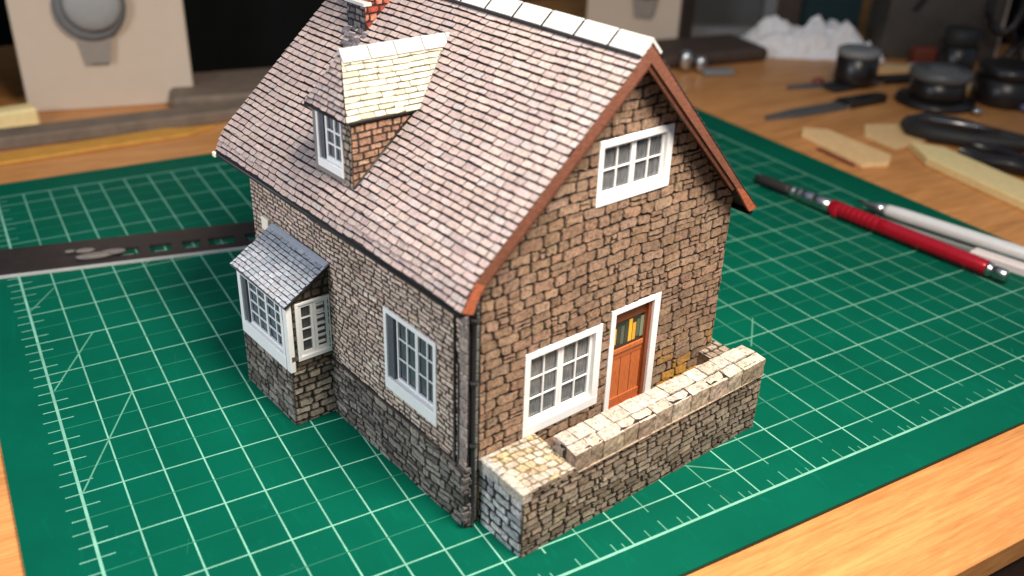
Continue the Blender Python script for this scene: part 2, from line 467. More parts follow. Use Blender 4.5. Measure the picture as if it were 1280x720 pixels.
# --- side wall (upper) and plinth
mb = MB()
PZ = 1.74
sw_ = (1.18, 2.26, 3.376, 4.56)                      # window on the long side (y0,z0,y1,z1)
SO, SU = Vector((0, L, 0)), -Y                        # u runs from the far end towards the viewer
suh = (L-sw_[2], sw_[1], L-sw_[0], sw_[3])
bayh = (L-8.90, 0, L-6.12, 3.9)
masonry(mb, SO, SU, Z, -X, [(0, PZ), (L, PZ), (L, 7.0), (0, 7.0)], [HOLE(suh, .08), bayh], (.105, .18), (.2, .56), .02, .02, P_SIDE, 21,
        warp=.03, jt=.024, split=0, dark=.34, back=(.025, .02, .018))
mb.build('side_wall', M['stone'], house)
mb = MB()
masonry(mb, SO+Vector((-.06, 0, 0)), SU, Z, -X, [(0, 0), (L+.0, 0), (L+.0, PZ-.02), (0, PZ-.02)], [bayh], (.13, .25), (.24, .7), .024, .034, P_PLINTH, 22,
        warp=.05, jt=.034, split=.25, dark=.34)
mb.poly([(-.06, 0, PZ-.02), (0, 0, PZ-.02), (0, L, PZ-.02), (-.06, L, PZ-.02)], lin(70, 64, 60))
mb.poly([(-.06, 0, 0), (0, 0, 0), (0, 0, PZ-.02), (-.06, 0, PZ-.02)], lin(60, 55, 52))
mb.build('plinth', M['stone'], house)
# --- hidden sides
mb = MB()
masonry(mb, Vector((W, 0, 0)), Y, Z, X, [(0, 0), (L, 0), (L, 6.7), (0, 6.7)], (), (.25, .4), (.4, .9), .034, .03, P_GABLE, 31)
mb.build('side_wall', M['stone'], house)
mb = MB()
masonry(mb, Vector((W, L, 0)), -X, Z, Y, [(0, 0), (W, 0), (W, zL(0)-.16), (W-XA, ZA-.16), (0, zR(W)-.16)], (), (.25, .4), (.4, .9), .034, .03, P_GABLE, 32)
mb.build('gable_wall', M['stone'], house)

# --- quoin strip closing the corner, facing the viewer; shade on its near face painted dark
mb = MB()
mb.box(.0, GX0-.012, .015, .32, 0, 6.7, lin(46, 44, 44))
R = random.Random(5); z = .05
while z < 6.4:
    h = R.uniform(.22, .42)
    mb.obox(O0, X, Z, -Y, .16, GX0-.02, z+.02, z+h-.02, -.02, .012, jit(lin(104, 106, 104), .25), bev=.008)
    mb.obox(O0, -Y, Z, -X, -.30, -.03, z+.02, z+h-.02, -.02, .028, jit(lin(150, 140, 132), .22), bev=.01)
    z += h
mb.build('quoin', M['stone'], house)
mb = MB()                                             # rough dark foot of the corner
mb.box(-.07, .12, -.05, .02, 0, 1.05, lin(44, 40, 38))
for k in range(26):
    zz = R.uniform(.1, 1.75); xx = R.uniform(-.12, .1); s = R.uniform(.05, .11)
    mb.obox(Vector((xx, -.05, zz)), X, Z, -Y, -s, s, -s*.6, s*.6, -.05, R.uniform(.015, .05), jit(lin(96, 90, 88), .35), bev=.012)
mb.build('corner_base', M['stone'], house)
mb = MB()
mb.tube([(.10, -.07, 6.35), (.10, -.07, 5.0), (.10, -.07, 1.0), (.10, -.07, .05)], .05, 10)
for z in (5.7, 4.1, 2.4): mb.lathe([(.085, -.05), (.085, .05)], Vector((.10, -.07, z)), Z, 12)
mb.build('downpipe', M['black'], house)
mb = MB(); mb.tube([(-.05, .45, 6.3), (-.05, .45, 4.6), (-.05, .45, 1.72)], .03, 8)
mb.tube([(-.05, .45, 4.75), (-.05, .30, 4.4), (-.05, .30, 1.8)], .02, 8)
mb.build('drain_pipe', M['black'], house)

# --- windows of the walls
def wfront(q, *a, **k): return window(house, Vector((q[0], 0, q[1])), X, Z, -Y, q[2]-q[0], q[3]-q[1], *a, **k)
wfront(uw, (.15, .20, .17, .20), 2, 2, 2, deep=.13, mull=.07, tint=(1.5, 1.5, 1.5))
wfront(lw, (.17, .22, .17, .26), 2, 2, 3, deep=.15, mull=.09, tint=(1.7, 1.7, 1.65))
window(house, Vector((0, sw_[2], sw_[1])), -Y, Z, -X, sw_[2]-sw_[0], sw_[3]-sw_[1], (.12, .12, .13, .34), 2, 2, 3, deep=.17, leftgap=.26, tint=(.9, 1.0, 1.1))

# --- front door
dO = Vector((dw[0], 0, dw[1])); dW, dH = dw[2]-dw[0], dw[3]-dw[1]
mb = MB()
mb.obox(dO, X, Z, -Y, 0, .17, 0, dH-.15, -.2, .05, bev=.01); mb.obox(dO, X, Z, -Y, dW-.22, dW, 0, dH-.15, -.2, .05, bev=.01)
mb.obox(dO, X, Z, -Y, 0, dW, dH-.15, dH, -.2, .052, bev=.01)
df = mb.build('door', M['white'], house)
mb = MB()
d0, d1 = .17, dW-.22; n = -.16
mb.obox(dO, X, Z, -Y, d0, d1, .0, dH-.15, -.2, n, (.8, .8, .8))
mb.obox(dO, X, Z, -Y, d0, d0+.12, .1, dH-.16, n, n+.05, (.9, .85, .8)); mb.obox(dO, X, Z, -Y, d1-.13, d1, .1, dH-.16, n, n+.05, (.75, .7, .66))
mb.obox(dO, X, Z, -Y, d0+.12, d1-.13, dH-.52, dH-.16, n, n+.05, (.34, .28, .26))
mb.obox(dO, X, Z, -Y, d0+.12, d1-.13, 1.72, 1.84, n, n+.06, (1, .95, .9))
mb.obox(dO, X, Z, -Y, d0+.12, d1-.13, 1.54, 1.72, n, n+.03, (.85, .8, .75))
mb.obox(dO, X, Z, -Y, d0+.12, d1-.13, .1, .34, n, n+.05, (.9, .85, .8))
for k in range(3):
    x0 = d0+.12+(d1-d0-.25)*k/3; x1 = d0+.12+(d1-d0-.25)*(k+1)/3
    mb.obox(dO, X, Z, -Y, x0+.014, x1-.014, .34, 1.54, n, n+.02, (1.05, 1, .95))
mb.build('door_leaf', M['door'], df)
mb = MB(); mb.obox(dO, X, Z, -Y, d1-.125, d1-.005, 0.02, dH-.16, n+.052, n+.13, (.42, .36, .36)); mb.build('door_jamb', M['door'], df)
mb = MB(); mb.obox(dO, X, Z, -Y, d0, d1, .0, .1, n, n+.17, (.62, .30, .25)); mb.build('doorstep', M['door'], df)
mb = MB()
gu0, gu1, gv0, gv1 = d0+.12, d1-.13, 1.84, dH-.52
mb.obox(dO, X, Z, -Y, gu0, gu1, gv0, gv1, n, n+.012, lin(28, 30, 26))
cols = [lin(200, 160, 40), lin(36, 46, 34), lin(72, 84, 70), lin(40, 52, 38), lin(214, 168, 44), lin(206, 150, 40), lin(70, 88, 62), lin(120, 130, 110)]
nn = len(cols)
for k, c in enumerate(cols):
    a, b = gu0+(gu1-gu0)*k/nn, gu0+(gu1-gu0)*(k+1)/nn
    mb.obox(dO, X, Z, -Y, a+.012, b-.008, gv0+.05+R.uniform(0, .1), gv1-.05-R.uniform(0, .18), n+.012, n+.018, c)
mb.build('stained_glass', M['stained'], df)
mb = MB(); mb.lathe([(.03, 0), (.035, .03), (.02, .05)], dO+X*(d0+.07)+Z*1.35-Y*(n+.05), -Y, 12); mb.build('handle', M['steel'], df)

# --- roof
kL = [( -.56, 6.28), (-.42, 6.58), (-.22, zL(-.22))]
mb = MB()
YL = YB-YF
def slope(x0, z0, x1, z1, seed, flip=False, r0=.19, holes=(), pal=P_SLATE, lo=0):
    d = Vector((x1-x0, 0, z1-z0)); Ls = d.length; V = d/Ls
    if not flip: O, U = Vector((x0, YB, z0)), -Y
    else: O, U = Vector((x0, YF, z0)), Y
    N = U.cross(V)
    slates(mb, O, U, V, N, [(0, -lo), (YL, -lo), (YL, Ls), (0, Ls)], r0, (.28, .5), pal, seed, holes=holes)
slope(-.22, zL(-.22), XA, ZA, 41, lo=.06)
slope(-.42, 6.58, -.22, zL(-.22), 42, r0=.18, lo=.03)
slope(-.56, 6.28, -.42, 6.58, 43, r0=.15)
slope(8.30, zR(8.30), XA, ZA, 44, True)
slope(9.02, 6.24, 8.30, zR(8.30), 45, True)
# card thickness underneath
prof = [(-.54, 6.25), (-.40, 6.55), (-.20, zL(-.20)-.03), (XA, ZA-.03), (8.30, zR(8.30)-.03), (9.0, 6.22),
        (8.9, 6.16), (8.22, zR(8.22)-.14), (XA, ZA-.14), (-.12, zL(-.12)-.14), (-.34, 6.52), (-.47, 6.22)]
for i in range(5):                                          # split in quads: concave profile
    a, b, c, d = prof[i], prof[i+1], prof[10-i], prof[11-i]
    mb.prism([a, b, c, d], lambda x, z, y: (x, y, z), YF+.07, YB-.02, lin(48, 40, 36))
roof = mb.build('roof', M['slate'], house)
mb = MB()
y = YF-.02; R = random.Random(9)
while y < YB-.2:
    ln = min(R.uniform(.98, 1.1), YB-y)
    for s, m, sgn in ((1, ML, -1), (2, MR, 1)):
        d = Vector((sgn, 0, -m)).normalized(); nrm = Vector((sgn*m, 0, 1)).normalized()
        O = Vector((XA, y+.03, ZA+.105))
        mb.obox(O, Y, d, nrm, 0, ln-.085, .0, .45, -.05, .02+R.uniform(0, .012), bev=.01)
    y += ln
mb.build('ridge_tiles', M['ridge'], roof)
mb = MB()                                                  # dark line under the ridge tiles
for m, sgn in ((ML, -1), (MR, 1)):
    d = Vector((sgn, 0, -m)).normalized(); nrm = Vector((sgn*m, 0, 1)).normalized()
    mb.obox(Vector((XA, YF+.02, ZA+.10)), Y, d, nrm, 0, YL-.04, .03, .50, -.12, .006)
mb.build('ridge_bed', M['black'], roof)

# --- barge boards (front and rear)
def barge(y0, y1, front):
    for side in (0, 1):
        if side == 0:
            top = [(XA, ZA-.04), (-.20, zL(-.20)-.04), (-.39, 6.57), (-.54, 6.27)]
            bot = [(XA, ZA-.40), (.02, zL(.02)-.36), (-.16, 6.46), (-.28, 6.16)]
        else:
            top = [(XA, ZA-.04), (8.28, zR(8.28)-.04), (8.99, 6.24)]
            bot = [(XA, ZA-.40), (8.02, zR(8.02)-.26), (8.68, 6.22)]
        mb = MB(); R = random.Random(3+side)
        for i in range(len(top)-1):
            q = [top[i], top[i+1], bot[i+1], bot[i]]
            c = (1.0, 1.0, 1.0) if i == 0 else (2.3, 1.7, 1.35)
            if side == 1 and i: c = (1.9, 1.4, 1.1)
            mb.prism(q, lambda x, z, y: (x, y, z), y0, y1, c)
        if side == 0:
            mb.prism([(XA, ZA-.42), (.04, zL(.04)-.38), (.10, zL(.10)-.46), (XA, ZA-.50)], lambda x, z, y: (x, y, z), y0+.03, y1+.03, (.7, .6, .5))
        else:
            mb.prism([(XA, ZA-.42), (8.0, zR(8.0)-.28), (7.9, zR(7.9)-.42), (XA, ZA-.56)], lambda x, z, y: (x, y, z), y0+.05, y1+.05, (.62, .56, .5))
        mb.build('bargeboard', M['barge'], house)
barge(YF-.005, YF+.065, True)
barge(YB-.015, YB+.055, False)
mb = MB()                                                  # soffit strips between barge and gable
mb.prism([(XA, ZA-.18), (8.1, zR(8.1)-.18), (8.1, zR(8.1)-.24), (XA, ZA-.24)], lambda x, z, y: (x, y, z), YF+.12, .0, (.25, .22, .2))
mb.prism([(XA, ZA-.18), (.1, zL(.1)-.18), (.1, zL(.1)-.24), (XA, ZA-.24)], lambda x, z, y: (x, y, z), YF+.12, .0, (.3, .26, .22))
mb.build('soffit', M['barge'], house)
# --- gutters under the eaves
mb = MB()
mb.tube([(-.50, YF+.1, 6.17), (-.50, 4, 6.17), (-.50, YB+.12, 6.17)], .075, 10)
mb.box(-.47, -.02, YF+.12, YB-.05, 6.10, 6.15)
mb.build('gutter', M['black'], house)
mb = MB(); mb.tube([(8.9, YF+.1, 6.10), (8.9, YB, 6.10)], .07, 10); mb.build('gutter', M['black'], house)
mb = MB(); mb.box(-.62, -.50, YB-.02, YB+.14, 6.1, 6.24, bev=.03); mb.build('gutter_end', M['bit'], house)

# --- dormer
DX, DY0, DY1, DZE, DYC, DZR = .04, 4.62, 6.42, 8.84, 5.46, 10.2
mb = MB()
xe = (DZE-(ZA-ML*XA))/ML                                  # where the eave meets the roof
zb = zL(DX)
# near cheek, far cheek
masonry(mb, Vector((0, DY0, 0)), X, Z, -Y, [(DX, zb), (xe, DZE), (DX, DZE)], (), (.13, .2), (.22, .44), .026, .018, P_BRICK, 51, split=0, warp=.015, jt=.015, back=(.03, .02, .015), inset=.025)
masonry(mb, Vector((0, DY1, 0)), -X, Z, Y, [(-DX, zb), (-DX, DZE), (-xe, DZE)], (), (.13, .2), (.22, .44), .026, .018, P_BRICK, 52, split=0, warp=.015, jt=.015)
dwin = (5.0, 7.30, 6.20, 8.80)
masonry(mb, Vector((DX, DY1, 0)), -Y, Z, -X, [(0, zb-.05), (DY1-DY0, zb-.05), (DY1-DY0, DZE), (0, DZE)], [(DY1-dwin[2], dwin[1], DY1-dwin[0], dwin[3])],
        (.13, .22), (.16, .34), .022, .018, P_BAY, 53, split=0, warp=.01, jt=.012, inset=.02)
dorm = mb.build('dormer', M['stone'], house)
window(dorm, Vector((DX, dwin[2], dwin[1])), -Y, Z, -X, dwin[2]-dwin[0], dwin[3]-dwin[1], (.10, .05, .07, .22), 1, 2, 3, name='window_frame', deep=.12, leftgap=.2, tint=(1.5, 1.7, 1.9), mull=.09, mw=.045)
mb = MB(); mb.obox(Vector((DX, dwin[2], dwin[1])), -Y, Z, -X, -.13, 0, -.12, dwin[3]-dwin[1], -.03, .05, bev=.01)
mb.obox(Vector((DX, dwin[2], dwin[1])), -Y, Z, -X, 0, dwin[2]-dwin[0]+.02, -.12, 0, -.03, .05, bev=.01); mb.build('sill', M['grey'], dorm)
# dormer roof: near slope, far slope, front hip
oh = .1
ex0 = DX-.16
def on_main(z): return (z-(ZA-ML*XA))/ML
mbn = MB()
e0 = DY0-oh; ze = DZE-.02
dn = Vector((0, DYC-e0, DZR-ze)); Ln = dn.length; Vn = dn/Ln
O = Vector((0, e0, ze)); N = X.cross(Vn)
xr0 = .36
slates(mbn, O, X, Vn, N, [(ex0, 0), (on_main(ze)+.05, 0), (on_main(DZR)+.05, Ln), (xr0, Ln)], .15, (.3, .6), P_CREAM, 61, gap=.018, edge=.03, lift=.02, back=lin(70, 62, 50), edgecol=lin(120, 108, 84))
mbn.build('dormer_slope', M['cream'], dorm)
mb = MB()
e1 = DY1+oh
dn = Vector((0, DYC-e1, DZR-ze)); Lf = dn.length; Vf = dn/Lf
slates(mb, Vector((0, e1, ze)), -X, Vf, (-X).cross(Vf), [(-on_main(ze)-.05, 0), (-ex0, 0), (-xr0, Lf), (-on_main(DZR)-.05, Lf)], .15, (.26, .42), P_SLATE, 62)
dh = Vector((xr0-ex0, 0, DZR-ze)); Lh = dh.length; Vh = dh/Lh
slates(mb, Vector((ex0, e1, ze)), -Y, Vh, (-Y).cross(Vh), [(0, 0), (e1-e0, 0), (e1-DYC, Lh)], .15, (.24, .4), P_SLATE, 63, gap=.026, edge=.05)
mb.poly([(ex0, e0, ze-.01), (on_main(ze), e0, ze-.01), (on_main(ze), e1, ze-.01), (ex0, e1, ze-.01)], (.03, .025, .02))
mb.build('dormer_roof', M['slate'], dorm)
mb = MB(); R = random.Random(4); x = xr0-.06; xend = on_main(DZR)+.12
while x < xend-.1:
    ln = min(R.uniform(.7, .95), xend-x)
    for dy, dz in ((-(DYC-e0), ze-DZR), (e1-DYC, ze-DZR)):
        d = Vector((0, dy, dz)).normalized(); nrm = X.cross(d)
        if nrm.z < 0: nrm = -nrm
        mb.obox(Vector((x, DYC, DZR+.07)), X, d, nrm, 0.012, ln-.012, 0, .34, -.04, .03, bev=.012)
    x += ln
mb.build('ridge_tiles', M['ridge'], dorm)
mb = MB()                                                  # dark joints round the dormer
mb.tube([(DX, DY0-.03, zb+.03), (xe*.5+DX*.5, DY0-.03, zL(xe*.5+DX*.5)+.03), (xe, DY0-.03, DZE+.03)], .035, 6)
mb.tube([(ex0, e0+.03, ze-.03), (1.0, e0+.03, ze-.03), (on_main(ze), e0+.03, ze-.03)], .03, 6)
mb.tube([(ex0+.02, e0, ze-.04), (ex0+.02, e1, ze-.04)], .03, 6)
mb.build('lead_joint', M['black'], dorm)

# --- chimney
CX, CY0, CY1 = 2.90, 8.5, 9.42
mb = MB()
cb = zL(CX)
masonry(mb, Vector((0, CY0, 0)), X, Z, -Y, [(CX, cb), (5.0, cb), (5.0, 13.2), (CX, 13.2)], [(CX, 10.45, CX+.16, 13.3)], (.15, .22), (.24, .46), .028, .024, P_RED, 71, split=.1, warp=.015, jt=.02, back=(.03, .012, .01))
masonry(mb, Vector((CX, CY1, 0)), -Y, Z, -X, [(0, cb-.05), (CY1-CY0, cb-.05), (CY1-CY0, 10.42), (0, 10.42)], (), (.16, .24), (.2, .4), .03, .02, [lin(90, 90, 96), lin(70, 72, 80), lin(120, 118, 120)], 72, split=0, warp=.01, jt=.02)
masonry(mb, Vector((CX+.16, CY1, 0)), -Y, Z, -X, [(0, 10.42), (CY1-CY0, 10.42), (CY1-CY0, 13.2), (0, 13.2)], (), (.15, .22), (.24, .46), .028, .024, P_RED, 73, split=0)
masonry(mb, Vector((5.0, CY0, 0)), Y, Z, X, [(0, 10.3), (CY1-CY0, 10.3), (CY1-CY0, 13.2), (0, 13.2)], (), (.15, .22), (.24, .46), .028, .024, P_RED, 74, split=0)
masonry(mb, Vector((5.0, CY1, 0)), -X, Z, Y, [(0, 9.8), (1.94, 9.8), (1.94, 13.2), (0, 13.2)], (), (.15, .22), (.24, .46), .028, .024, P_RED, 75, split=0)
chim = mb.build('chimney', M['stone'], house)
mb = MB(); mb.box(CX-.05, CX+.20, CY0-.03, CY1+.05, 10.42, 10.52, bev=.02); mb.build('shoulder', M['ridge'], chim)
mb = MB(); mb.box(CX-.02, 5.12, CY0-.14, CY1+.14, 13.2, 13.5, lin(150, 140, 130), bev=.03); mb.build('chimney_cap', M['stone'], chim)
for x in (3.6, 4.45):
    mb = MB(); mb.lathe([(.26, 13.48), (.22, 13.6), (.2, 14.15), (.25, 14.2), (.25, 14.32), (.17, 14.32)], Vector((x, 8.96, 0)), Z, 18); mb.build('chimney_pot', M['pot'], chim)
mb = MB(); R = random.Random(8)                            # dark stepped flashing at the foot
for k in range(16):
    s = R.uniform(0, .42); yy = R.uniform(CY0-.12, CY1); x = CX-s
    d = Vector((1, 0, ML)).normalized()
    mb.obox(Vector((x, yy, zL(x)+.02)), Y, d, Y.cross(d)*-1, -.09, .09, -.07, .07, 0, R.uniform(.03, .09), jit(lin(96, 92, 98), .4), bev=.012)
mb.build('flashing', M['stone'], chim)

# --- bay window
BX, B0, B1, BZ = -1.265, 6.07, 8.95, 3.82
mb = MB()
bsw = (-1.05, 1.98, -.03, 3.72)                            # near side window: x0,z0,x1,z1
masonry(mb, Vector((0, B0, 0)), X, Z, -Y, [(BX, 0), (0, 0), (0, 1.70), (BX, 1.70)], (), (.16, .26), (.28, .62), .034, .032, P_BAY, 81, warp=.02, split=.15, dark=.3)
masonry(mb, Vector((0, B0+.03, 0)), X, Z, -Y, [(BX, 1.70), (0, 1.70), (0, 4.52), (BX, 3.72)], [(bsw[0]+.05, bsw[1]+.05, bsw[2]-.05, bsw[3]-.05)],
        (.16, .24), (.24, .5), .03, .02, [lin(96, 84, 72), lin(84, 74, 64), lin(108, 94, 80)], 82, warp=.02, split=0)
masonry(mb, Vector((BX, B1, 0)), -Y, Z, -X, [(0, 0), (B1-B0, 0), (B1-B0, 1.70), (0, 1.70)], (), (.18, .3), (.3, .66), .032, .03, P_PLINTH, 83, warp=.03, split=.2)

mb.poly([(BX, B1, 0), (0, B1, 0), (0, B1, 4.5), (BX, B1, 3.7)], lin(110, 100, 92))
mb.poly([(BX, B0+.001, 1.7), (0, B0+.001, 1.7), (0, B0+.06, 1.7), (BX, B0+.06, 1.7)], lin(60, 54, 50))
bay = mb.build('bay_window', M['stone'], house)
# front casement with white corner posts
window(bay, Vector((BX, 8.88, 1.72)), -Y, Z, -X, 8.88-6.30, 3.70-1.72, (.16, .12, .10, .40), 2, 2, 4, name='window_frame', deep=.15, leftgap=.22, tint=(1.0, 1.25, 1.5), mw=.035)
for ya, yb in ((B0+.005, 6.28), (8.885, B1-.005)):
    mb = MB(); mb.box(BX-.03, BX+.12, ya, yb, 1.70, 3.74, bev=.01); mb.build('corner_post', M['white'], bay)
window(bay, Vector((bsw[0], B0+.03, bsw[1])), X, Z, -Y, bsw[2]-bsw[0], bsw[3]-bsw[1], (.10, .03, .08, .13), 2, 1, 4, name='window_frame', deep=.08, tint=(.7, .7, .7), mull=.085, mw=.035)
mb = MB()
for k in range(7):                                         # slatted blind behind the right-hand sash
    zz = bsw[1]+.3+k*.19
    mb.obox(Vector((-.44, B0+.03, zz)), X, Z, -Y, 0, .27, 0, .085, -.067, -.055)
mb.build('blind', M['white'], bay)
# lean-to roof of the bay
mb = MB()
bx, bz0, bz1 = BX-.14, 3.76, 4.66
d = Vector((-bx-.0, 0, bz1-bz0)); Lb = d.length; Vb = d/Lb
y1_, y0_ = B1+.16, B0-.12
slates(mb, Vector((bx, y1_, bz0)), -Y, Vb, (-Y).cross(Vb), [(0, 0), (y1_-y0_, 0), (y1_-y0_, Lb-.16), (.0, Lb-.16)], .135, (.2, .36), P_BAYSL, 91, gap=.016, edge=.034, lift=.024, back=(.05, .055, .065))
mb.prism([(bx+.01, bz0-.008), (0.0, bz1-.008), (0.0, bz1-.1), (bx+.05, bz0-.07)], lambda x, z, y: (x, y, z), y0_+.012, y1_-.012, lin(40, 36, 34))
br = mb.build('bay_roof', M['slate'], bay)
mb = MB(); mb.obox(Vector((bx, y1_, bz0)), -Y, Vb, (-Y).cross(Vb), .02, y1_-y0_, Lb-.17, Lb-.01, -.01, .05, (1, 1, 1), bev=.015)
mb.build('lead_strip', painted('pale_lead', lin(150, 156, 166), .6, .1, 6), bay)
mb = MB(); mb.obox(Vector((0, 9.62, 4.32)), -Y, Z, -X, 0, .40, 0, .40, .012, .12, bev=.02); mb.build('vent_cover', M['bit'], house)

# ------------------------------------------------------------------ garden wall
GX, GXR, GD, GH1, GH2, GXS = .34, 8.86, 1.60, 1.90, 2.32, 1.86
gard = empty('garden_wall', (HX, HY, 0), HT)
tag(gard, 'low stone garden wall with pale coping along the door side of the model cottage', 'garden wall')
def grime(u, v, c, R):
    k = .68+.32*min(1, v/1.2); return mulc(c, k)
mb = MB()
FO = Vector((0, -GD, 0))
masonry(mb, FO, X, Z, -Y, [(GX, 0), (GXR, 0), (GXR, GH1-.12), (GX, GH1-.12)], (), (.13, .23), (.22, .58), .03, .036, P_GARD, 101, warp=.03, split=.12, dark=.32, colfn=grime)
masonry(mb, Vector((GX, 0, 0)), -Y, Z, -X, [(.03, 0), (GD, 0), (GD, GH1), (.03, GH1)], (), (.17, .3), (.3, .7), .034, .03, P_GEND, 102, warp=.03, split=.1, dark=.34)
masonry(mb, Vector((GXR, -GD, 0)), Y, Z, X, [(0, 0), (GD+.25, 0), (GD+.25, GH1), (0, GH1)], (), (.16, .28), (.25, .6), .03, .03, P_GARD, 103)
mb.box(GX+.02, GXS+.1, -GD+.02, -.03, 0, GH1-.03, lin(70, 60, 50))
mb.box(GXS+.102, GXR-.02, -GD+.02, -.95, 0, GH1-.03, lin(70, 60, 50))
mb.box(GXS+.102, GXR-.86, -.948, -.03, 0, 1.2, lin(70, 60, 50))
wf = mb.build('wall_face', M['stone'], gard)
mb = MB()
masonry(mb, FO+Vector((0, -.05, 0)), X, Z, -Y, [(GX, GH1-.12), (GXS+.1, GH1-.12), (GXS+.1, GH1), (GX, GH1)], (), (.16, .2), (.3, .6), .02, .02, P_GARD, 104, warp=0, split=0)
masonry(mb, Vector((0, 0, GH1)), X, -Y, Z, [(GX, .045), (GXS+.12, .045), (GXS+.12, GD+.045), (GX, GD+.045)], (), (.17, .27), (.2, .4), .014, .01, P_LEDGE, 105, warp=.05, split=.1, dark=.66, back=lin(112, 92, 56))
masonry(mb, Vector((0, 0, 1.22)), X, -Y, Z, [(GXS+.12, .02), (GXR-.86, .02), (GXR-.86, .94), (GXS+.12, .94)], (), (.24, .36), (.28, .55), .018, .012, P_LEDGE, 106, warp=.03, split=.1, dark=.5)
masonry(mb, Vector((0, 0, 1.98)), X, -Y, Z, [(GXR-.85, -.24), (GXR, -.24), (GXR, .98), (GXR-.85, .98)], (), (.2, .3), (.2, .4), .02, .02, P_GARD, 107, warp=.02, split=0)
mb.box(GXR-.84, GXR-.03, -.95, -.04, .1, 1.975, lin(110, 92, 74))
mb.build('paving', M['stone'], gard)
# pale kerb stone on the near end, split in two
mb = MB()
mb.box(GX-.05, GX+.18, -.78, -.04, GH1-.28, GH1+.035, lin(176, 170, 162), bev=.03)
mb.box(GX-.055, GX+.20, -GD-.06, -.82, GH1-.26, GH1+.03, lin(184, 174, 160), bev=.03)
mb.build('kerb', M['stone'], gard)
# coping wall: rough faced blocks in two strips
mb = MB(); R = random.Random(12)
def block(x0, x1, y0, y1, z0, z1, col, jt, front):
    fcol = jit(R.choice(P_GARD), .12, .03, R)
    nx = max(2, int((x1-x0)/.12)); ny = max(2, int((y1-y0)/.12)); nz = max(2, int((z1-z0)/.12))
    ids = {}; vs = []
    def vid(i, j, k):
        if (i, j, k) not in ids:
            x, y, z = x0+(x1-x0)*i/nx, y0+(y1-y0)*j/ny, z0+(z1-z0)*k/nz
            e = (i in (0, nx))+(j in (0, ny))+(k == nz)
            cx, cy = (x0+x1)/2, (y0+y1)/2
            if e >= 2:
                x += (cx-x)*.03; y += (cy-y)*.05; z -= .022 if k == nz else 0
            if front: z -= .045*(1-j/ny)*(k/nz)
            ids[(i, j, k)] = len(vs)
            vs.append((x+R.uniform(-jt, jt)*.7, y+R.uniform(-jt, jt), z+R.uniform(-jt, jt)*(.7 if k else 0)))
        return ids[(i, j, k)]
    fs = []
    for i in range(nx):
        for j in range(ny): fs.append((vid(i, j, nz), vid(i+1, j, nz), vid(i+1, j+1, nz), vid(i, j+1, nz)))
        for k in range(nz):
            fs.append((vid(i, 0, k), vid(i+1, 0, k), vid(i+1, 0, k+1), vid(i, 0, k+1)))
            fs.append((vid(i+1, ny, k), vid(i, ny, k), vid(i, ny, k+1), vid(i+1, ny, k+1)))
    for j in range(ny):
        for k in range(nz):
            fs.append((vid(0, j+1, k), vid(0, j, k), vid(0, j, k+1), vid(0, j+1, k+1)))
            fs.append((vid(nx, j, k), vid(nx, j+1, k), vid(nx, j+1, k+1), vid(nx, j, k+1)))
    for f in fs:
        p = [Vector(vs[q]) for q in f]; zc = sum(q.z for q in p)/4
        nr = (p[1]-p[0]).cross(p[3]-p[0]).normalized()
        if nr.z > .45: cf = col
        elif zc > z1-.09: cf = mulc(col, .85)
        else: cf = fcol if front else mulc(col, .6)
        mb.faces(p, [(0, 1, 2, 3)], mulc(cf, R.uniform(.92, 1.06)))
yfr, ymid, ybk = -GD-.05, -GD+.29, -.82
for (ya, yb, zz) in ((yfr, ymid-.009, GH2), (ymid+.009, ybk, GH2+.015)):
    front = ya == yfr; x = GXS+(0 if front else .02)
    while x < GXR-.02:
        ln = R.uniform(.34, .72)
        if GXR-x-ln < .35: ln = GXR-x
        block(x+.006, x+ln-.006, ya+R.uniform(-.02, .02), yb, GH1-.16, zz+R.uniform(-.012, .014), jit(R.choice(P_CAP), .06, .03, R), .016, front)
        x += ln
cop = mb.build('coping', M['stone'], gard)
mb = MB(); mb.obox(FO+Vector((0, -.02, GH1-.15)), X, Z, -Y, GXS+.1, GXR+.01, -.035, .005, 0, .05, lin(168, 148, 126), bev=.015); mb.build('ledge_course', M['stone'], gard)
mb = MB()
mb.box(GXS+.03, GXR-.05, yfr+.06, ybk-.03, GH1-.1, GH2-.05, lin(52, 42, 34))
mb.build('coping_core', M['stone'], gard)

# ------------------------------------------------------------------ cutting mat
mat = empty('cutting_mat', (16.7, 14.7, 0))
tag(mat, 'large green cutting mat with a pale printed grid lying on the wooden desk', 'cutting mat')
off = Vector((-16.7, -14.7, 0))
mb = MB()
mx0, mx1, my0, my1 = -1.5, 34.95, -1.26, 30.6
mb.box(mx0, mx1, my0, my1, -.06, 0)
m1 = mb.build('mat_sheet', M['mat'], mat, off)
mb = MB(); mb.box(mx0+.01, mx1-.01, my0+.012, my1-.01, -.148, -.062); mb.build('mat_core', M['matedge'], mat, off)
mb = MB(); R = random.Random(6)
C1, C2, C3 = lin(122, 180, 158), lin(92, 154, 130), lin(44, 122, 96)
zl = .004
def line(x0, y0, x1, y1, w, c, z=zl):
    d = Vector((x1-x0, y1-y0, 0)); Ld = d.length
    n = Vector((-d.y, d.x, 0)).normalized()*w/2
    k = max(1, int(Ld/3))
    for i in range(k):
        a = Vector((x0, y0, z))+d*(i/k); b = Vector((x0, y0, z))+d*((i+1)/k)
        cc = mulc(c, R.uniform(.88, 1.1))
        mb.poly([a-n, b-n, b+n, a+n], cc)
UX, VY = 33, 29
line(0, -.03, 0, VY, .075, C1, .0080); line(0, 0, UX, 0, .075, C1, .0080); line(UX, 0, UX, VY, .07, C1, .0080); line(0, VY, UX, VY, .07, C1, .0080)
